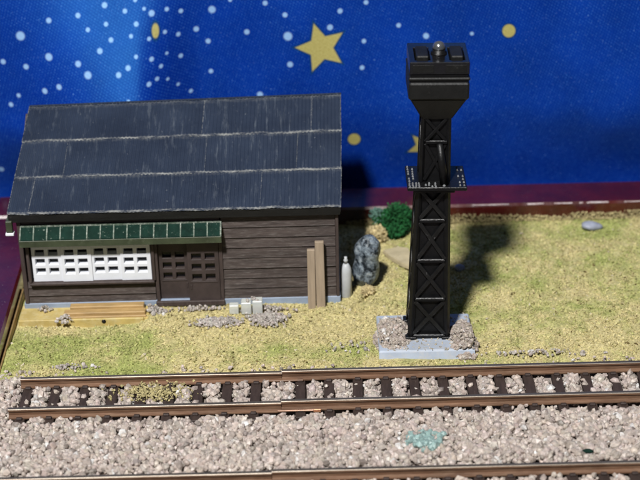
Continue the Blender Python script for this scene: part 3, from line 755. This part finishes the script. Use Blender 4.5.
# small spills of ballast on the turf and platform
sp = []
for cx, cy, rx, ry, m in ((-2.15, -3.50, .42, .16, 420), (-1.08, -3.42, .32, .24, 420), (-3.38, -3.02, .20, .10, 60), (-1.2, -3.05, .5, .1, 90), (-5.28, -3.28, .16, .12, 40), (-5.75, -2.86, .16, .06, 26), (-2.6, -2.95, .45, .08, 60), (-1.42, -3.08, .10, .06, 14), (.5, -4.6, .5, .2, 30), (4.2, -5.0, 1.2, .10, 70), (-4.9, -5.1, .5, .07, 50), (-3.5, -2.88, .12, .05, 20)):
    q = np.stack([cx+rng.normal(0, rx*.5, m), cy+rng.normal(0, ry*.5, m), np.zeros(m)], -1)
    rr = ((q[:, 0]-cx)/rx)**2+((q[:, 1]-cy)/ry)**2; q[:, 2] = .02+.10*np.exp(-rr*1.5)*rng.random(m)
    q[:, 1] = np.minimum(q[:, 1], HY-.16); q[(q[:, 0] < -3.5) & (q[:, 1] > -3.6), 2] += .03
    sp.append(q)
p = np.concatenate(sp)
p[-20-50-70-30-14:-20-50-70-30, 2] += .27
link('spilled_gravel', scatter_mesh('spilled_gravel', p, rng.gamma(9, .0036, len(p)).clip(.015, .06), stone_tint(len(p), np.array([.46, .41, .37])), STONE, False), 'gravel', kind='stuff', label='pinkish gravel spilled on the turf in front of the hut', cat='gravel')

# ================================================================ floodlight tower
TX, TY, TZ = 2.10, -4.20, .165
pad = root('tower_base_plate', (2.03, -4.4, -.1), 'pale blue-grey plate under the black tower', 'plate')
box('plate', (1.10, 2.97), (-5.0, -3.62), (-.12, .163), 'pad', pad, bev=.02)
prism_yz('front_lip', [(-5.002, .150), (-5.002, -.12), (-5.13, -.12), (-5.07, .03), (-5.02, .135)], 1.10, 2.97, 'pad', pad)
tw = root('floodlight_tower', (TX, TY, TZ), 'tall black plastic lattice tower with platform and boxy lamp head', 'tower')
def T(x, y, z): return (TX+x, TY+y, TZ+z)
H1 = 3.30
def half(z): return .405+(.315-.405)*z/H1
def halfy(z): return .38+(.30-.38)*z/H1
for sx in (-1, 1):
    for sy in (-1, 1):
        bar('leg', T(sx*(half(0)-.05), sy*(halfy(0)-.05), 0), T(sx*(half(H1)-.05), sy*(halfy(H1)-.05), H1), .10, .10, 'black', tw, bev=.012)
        box('foot', (TX+sx*.36-.11, TX+sx*.36+.11), (TY+sy*.33-.10, TY+sy*.33+.10), (TZ-.001, TZ+.06), 'black', tw, bev=.012)
frustum('core_panel', .02, half(0)-.075, halfy(0)-.075, H1-.01, half(H1)-.075, halfy(H1)-.075, 'black', tw, (TX, TY, TZ), bev=0)
levels = [.05, .87, 1.72, 2.58, 3.25]
for k, z in enumerate(levels):
    for sy in (-1, 1):
        o = bar('crossbar', T(-half(z)+.09, sy*(halfy(z)-.035), z), T(half(z)-.09, sy*(halfy(z)-.035), z), .085, .06, 'black', tw)
        if k < 4 and sy < 0: bar('edge_highlight', T(-half(z)+.11, -halfy(z)-.0005, z+.035), T(half(z)-.12, -halfy(z)-.0005, z+.035), .02, .022, 'edge_glint', tw, bev=.003)  # thin pale bar paints a highlight along the front crossbar
    for sx in (-1, 1):
        bar('crossbar', T(sx*(half(z)-.035), -halfy(z)+.09, z), T(sx*(half(z)-.035), halfy(z)-.09, z), .06, .085, 'black', tw)
for za, zb in zip(levels, levels[1:]):
    for d in (-1, 1):
        for sy in (-1, 1):
            off = .028+(.012 if d > 0 else 0)
            bar('brace', T(-d*(half(za)-.09), sy*(halfy(za)-off), za+.04), T(d*(half(zb)-.09), sy*(halfy(zb)-off), zb-.04), .05, .08, 'brace', tw)
        for sx in (-1, 1):
            off = .028+(.012 if d > 0 else 0)
            bar('brace', T(sx*(half(za)-off), -d*(halfy(za)-.09), za+.04), T(sx*(half(zb)-off), d*(halfy(zb)-.09), zb-.04), .08, .05, 'brace', tw)
# service platform with studded tread plates
PZ = 3.31
plf = box('platform', (TX-.50, TX+.62), (TY-.50, TY+.46), (TZ+PZ, TZ+PZ+.075), 'black', tw, bev=.012)
box('platform_bracket', (TX-.38, TX+.40), (TY-.44, TY+.40), (TZ+PZ-.07, TZ+PZ-.001), 'black', tw, bev=.012)
def studs(xs, ys, name):
    bm = bmesh.new()
    for x in xs:
        for y in ys:
            if random.random() < .22: continue
            r = bmesh.ops.create_cube(bm, size=1)
            jx = random.uniform(-.006, .006)
            for v in r['verts']: v.co = Vector((x+jx+v.co.x*(.036 if v.co.z < 0 else .02), y+v.co.y*(.046 if v.co.z < 0 else .026), .012+v.co.z*.024))
    return finish(bm, name)
link('tread_studs', studs([-.455, -.395, -.335, -.275, -.15, -.09, -.03, .03], np.linspace(-.46, -.32, 3), 'tread_studs'), 'rub', plf, T(0, 0, PZ+.0755), kind='stuff')
link('tread_studs', studs([-.455, -.375], np.linspace(-.22, .40, 7), 'tread_studs'), 'rub', plf, T(0, 0, PZ+.0755), kind='stuff')
link('tread_studs', studs([.49, .57], np.linspace(-.42, .38, 7), 'tread_studs'), 'rub', plf, T(0, 0, PZ+.0755), kind='stuff')
bar('edge_highlight', T(-.48, -.502, PZ+.073), T(.18, -.502, PZ+.073), .018, .02, 'edge_glint', plf, bev=.003)  # pale bar added as highlight on the platform's front edge
# upper shaft
z0, z1 = PZ+.076, 4.70
frustum('shaft', z0, .235, .215, z1, .215, .20, 'black', tw, (TX+.02, TY, TZ), bev=0)
for sx in (-1, 1):
    for sy in (-1, 1): bar('shaft_post', T(.02+sx*.255, sy*.235, z0), T(.02+sx*.235, sy*.215, z1), .075, .075, 'black', tw, bev=.01)
for za, zb in ((z0+.04, 4.17), (4.22, z1-.02)):
    for d in (-1, 1):
        for sy in (-1, 1): bar('brace', T(.02-d*.20, sy*(.238+(.006 if d > 0 else 0)), za), T(.02+d*.19, sy*(.228+(.006 if d > 0 else 0)), zb), .045, .06, 'black', tw)
        for sx in (-1, 1): bar('brace', T(.02+sx*(.258+(.006 if d > 0 else 0)), -d*.18, za), T(.02+sx*(.246+(.006 if d > 0 else 0)), d*.17, zb), .06, .045, 'black', tw)
bar('crossbar', T(-.17, -.27, 4.22), T(.23, -.27, 4.22), .05, .055, 'black', tw)
bar('edge_highlight', T(-.10, -.287, 4.243), T(.18, -.287, 4.243), .016, .02, 'edge_glint', tw, bev=.003)  # bright highlight on the shaft crossbar, put in as a pale bar
def pipe(name, p, q, r0, r1, mat, parent, seg=18):
    p, q = Vector(p), Vector(q); d = q-p; bm = bmesh.new()
    bmesh.ops.create_cone(bm, cap_ends=True, segments=seg, radius1=r0, radius2=r1, depth=d.length)
    bmesh.ops.bevel(bm, geom=[e for e in bm.edges if len(e.link_faces) == 2 and e.calc_face_angle(0) > 1], offset=.012, segments=2, affect='EDGES')
    me = finish(bm, name, True); me.transform(d.to_track_quat('Z', 'Y').to_matrix().to_4x4())
    return link(name, me, mat, parent, (p+q)/2)
pipe('conduit', T(.20, -.36, PZ+.08), T(.09, -.30, 4.20), .085, .06, 'black', tw)
lathe('bolt', [(.03, 0), (.03, .02), (.018, .035)], 10, 'rub', tw, T(.19, -.455, PZ+.076))
# lamp head
frustum('funnel', 4.66, .27, .25, 5.17, .53, .475, 'blackdull', tw, (TX+.03, TY, TZ), bev=.03)
def ring_box(name, z0, z1, hx, hy, mat, bev=.03):
    return box(name, (TX+.03-hx, TX+.03+hx), (TY-hy, TY+hy), (TZ+z0, TZ+z1), mat, tw, bev=bev)
ring_box('head_case', 5.155, 5.50, .555, .50, 'blackdull', .035)
ring_box('head_groove', 5.501, 5.54, .535, .48, 'black', .008)
ring_box('head_band', 5.541, 5.60, .56, .505, 'blackdull', .018)
ring_box('lamp_box', 5.601, 5.66, .525, .47, 'black', .01)
hx, hy = .545, .49
xe = [-hx, -.44, -.17, .19, .46, hx]; ze = [-hy, -.38, .24, hy]
lattice('lamp_rim', xe, ze, {(1, 1), (3, 1)}, 0, .24, 'gloss', tw, T(.03, 0, 5.661), horizontal=True, bev=.012)
for x in (-.415, .215): box('lamp_block', (TX+.03+x, TX+.03+x+.22), (TY-.33, TY+.20), (TZ+5.661, TZ+5.955), 'blackdull', tw, bev=.02)
for x in (-.30, .30): box('face_panel', (TX+.03+x-.19, TX+.03+x+.19), (TY-.500, TY-.4905), (TZ+5.70, TZ+5.85), 'blackdull', tw, bev=.006)
lathe('lamp_socket', [(.15, 0), (.15, .02), (.118, .035), (.122, .085)], 24, 'black', tw, T(.04, -.04, 5.9015))
lathe('lamp_bulb', [(.115, 0), (.122, .03), (.112, .075), (.085, .115), (.045, .138), (.008, .145)], 28, 'bulb', tw, T(.04, -.04, 5.99))
tw.rotation_euler = (0, .020, 0)

# rubble glued round the tower foot
def heap(cx, cy, rx, ry, h, n, label):
    a = rng.uniform(0, math.tau, n); r = np.sqrt(rng.random(n)); x = cx+rx*r*np.cos(a); y = cy+ry*r*np.sin(a)
    top = h*(1-r**2.2)*(.7+.6*vnoise(x*5, y*5)); z = .15+top*rng.random(n)**.35; jag = .75+.45*vnoise(a*1.9, a*0+cx); x = cx+(x-cx)*jag; y = cy+(y-cy)*jag
    zb = np.where((x > 1.12) & (x < 2.95) & (y > -5.0) & (y < -3.64), 0, -.12); z = z+zb
    p = np.stack([x, y, z], -1)
    return link('rubble_heap', scatter_mesh('rubble_heap', p, rng.gamma(3.5, .0075, n).clip(.010, .07), stone_tint(n, np.array([.43, .365, .31])), STONE, False), 'gravel', kind='stuff', label=label, cat='rubble')
heap(1.42, -4.32, .40, .58, .15, 1500, 'grey-brown rubble heap at the left foot of the tower')
heap(2.78, -4.58, .27, .62, .24, 1300, 'grey-brown rubble heap at the right foot of the tower')

n = 260; x = rng.uniform(1.12, 2.95, n); y = np.where(rng.random(n) < .5, rng.uniform(-5.0, -4.55, n), rng.uniform(-4.0, -3.64, n))
link('pad_dust', scatter_mesh('pad_dust', np.stack([x, y, np.full(n, .168)], -1), rng.uniform(.006, .028, n), stone_tint(n, np.array([.48, .42, .33])), CRUMB, False), 'gravel', kind='stuff', label='fine grit scattered on the pale plate under the tower', cat='grit')
n = 520; x = -3.25+rng.normal(0, .33, n); y = -6.05+rng.normal(0, .16, n)
link('track_turf', scatter_mesh('track_turf', np.stack([x, y, rng.uniform(.02, .09, n)], -1), rng.uniform(.010, .035, n), TAN[None]*rng.uniform(.65, 1.0, (n, 1)), CRUMB, False), 'turf', kind='stuff', label='tan turf crumbs lying between the rails left of the joint', cat='grass')
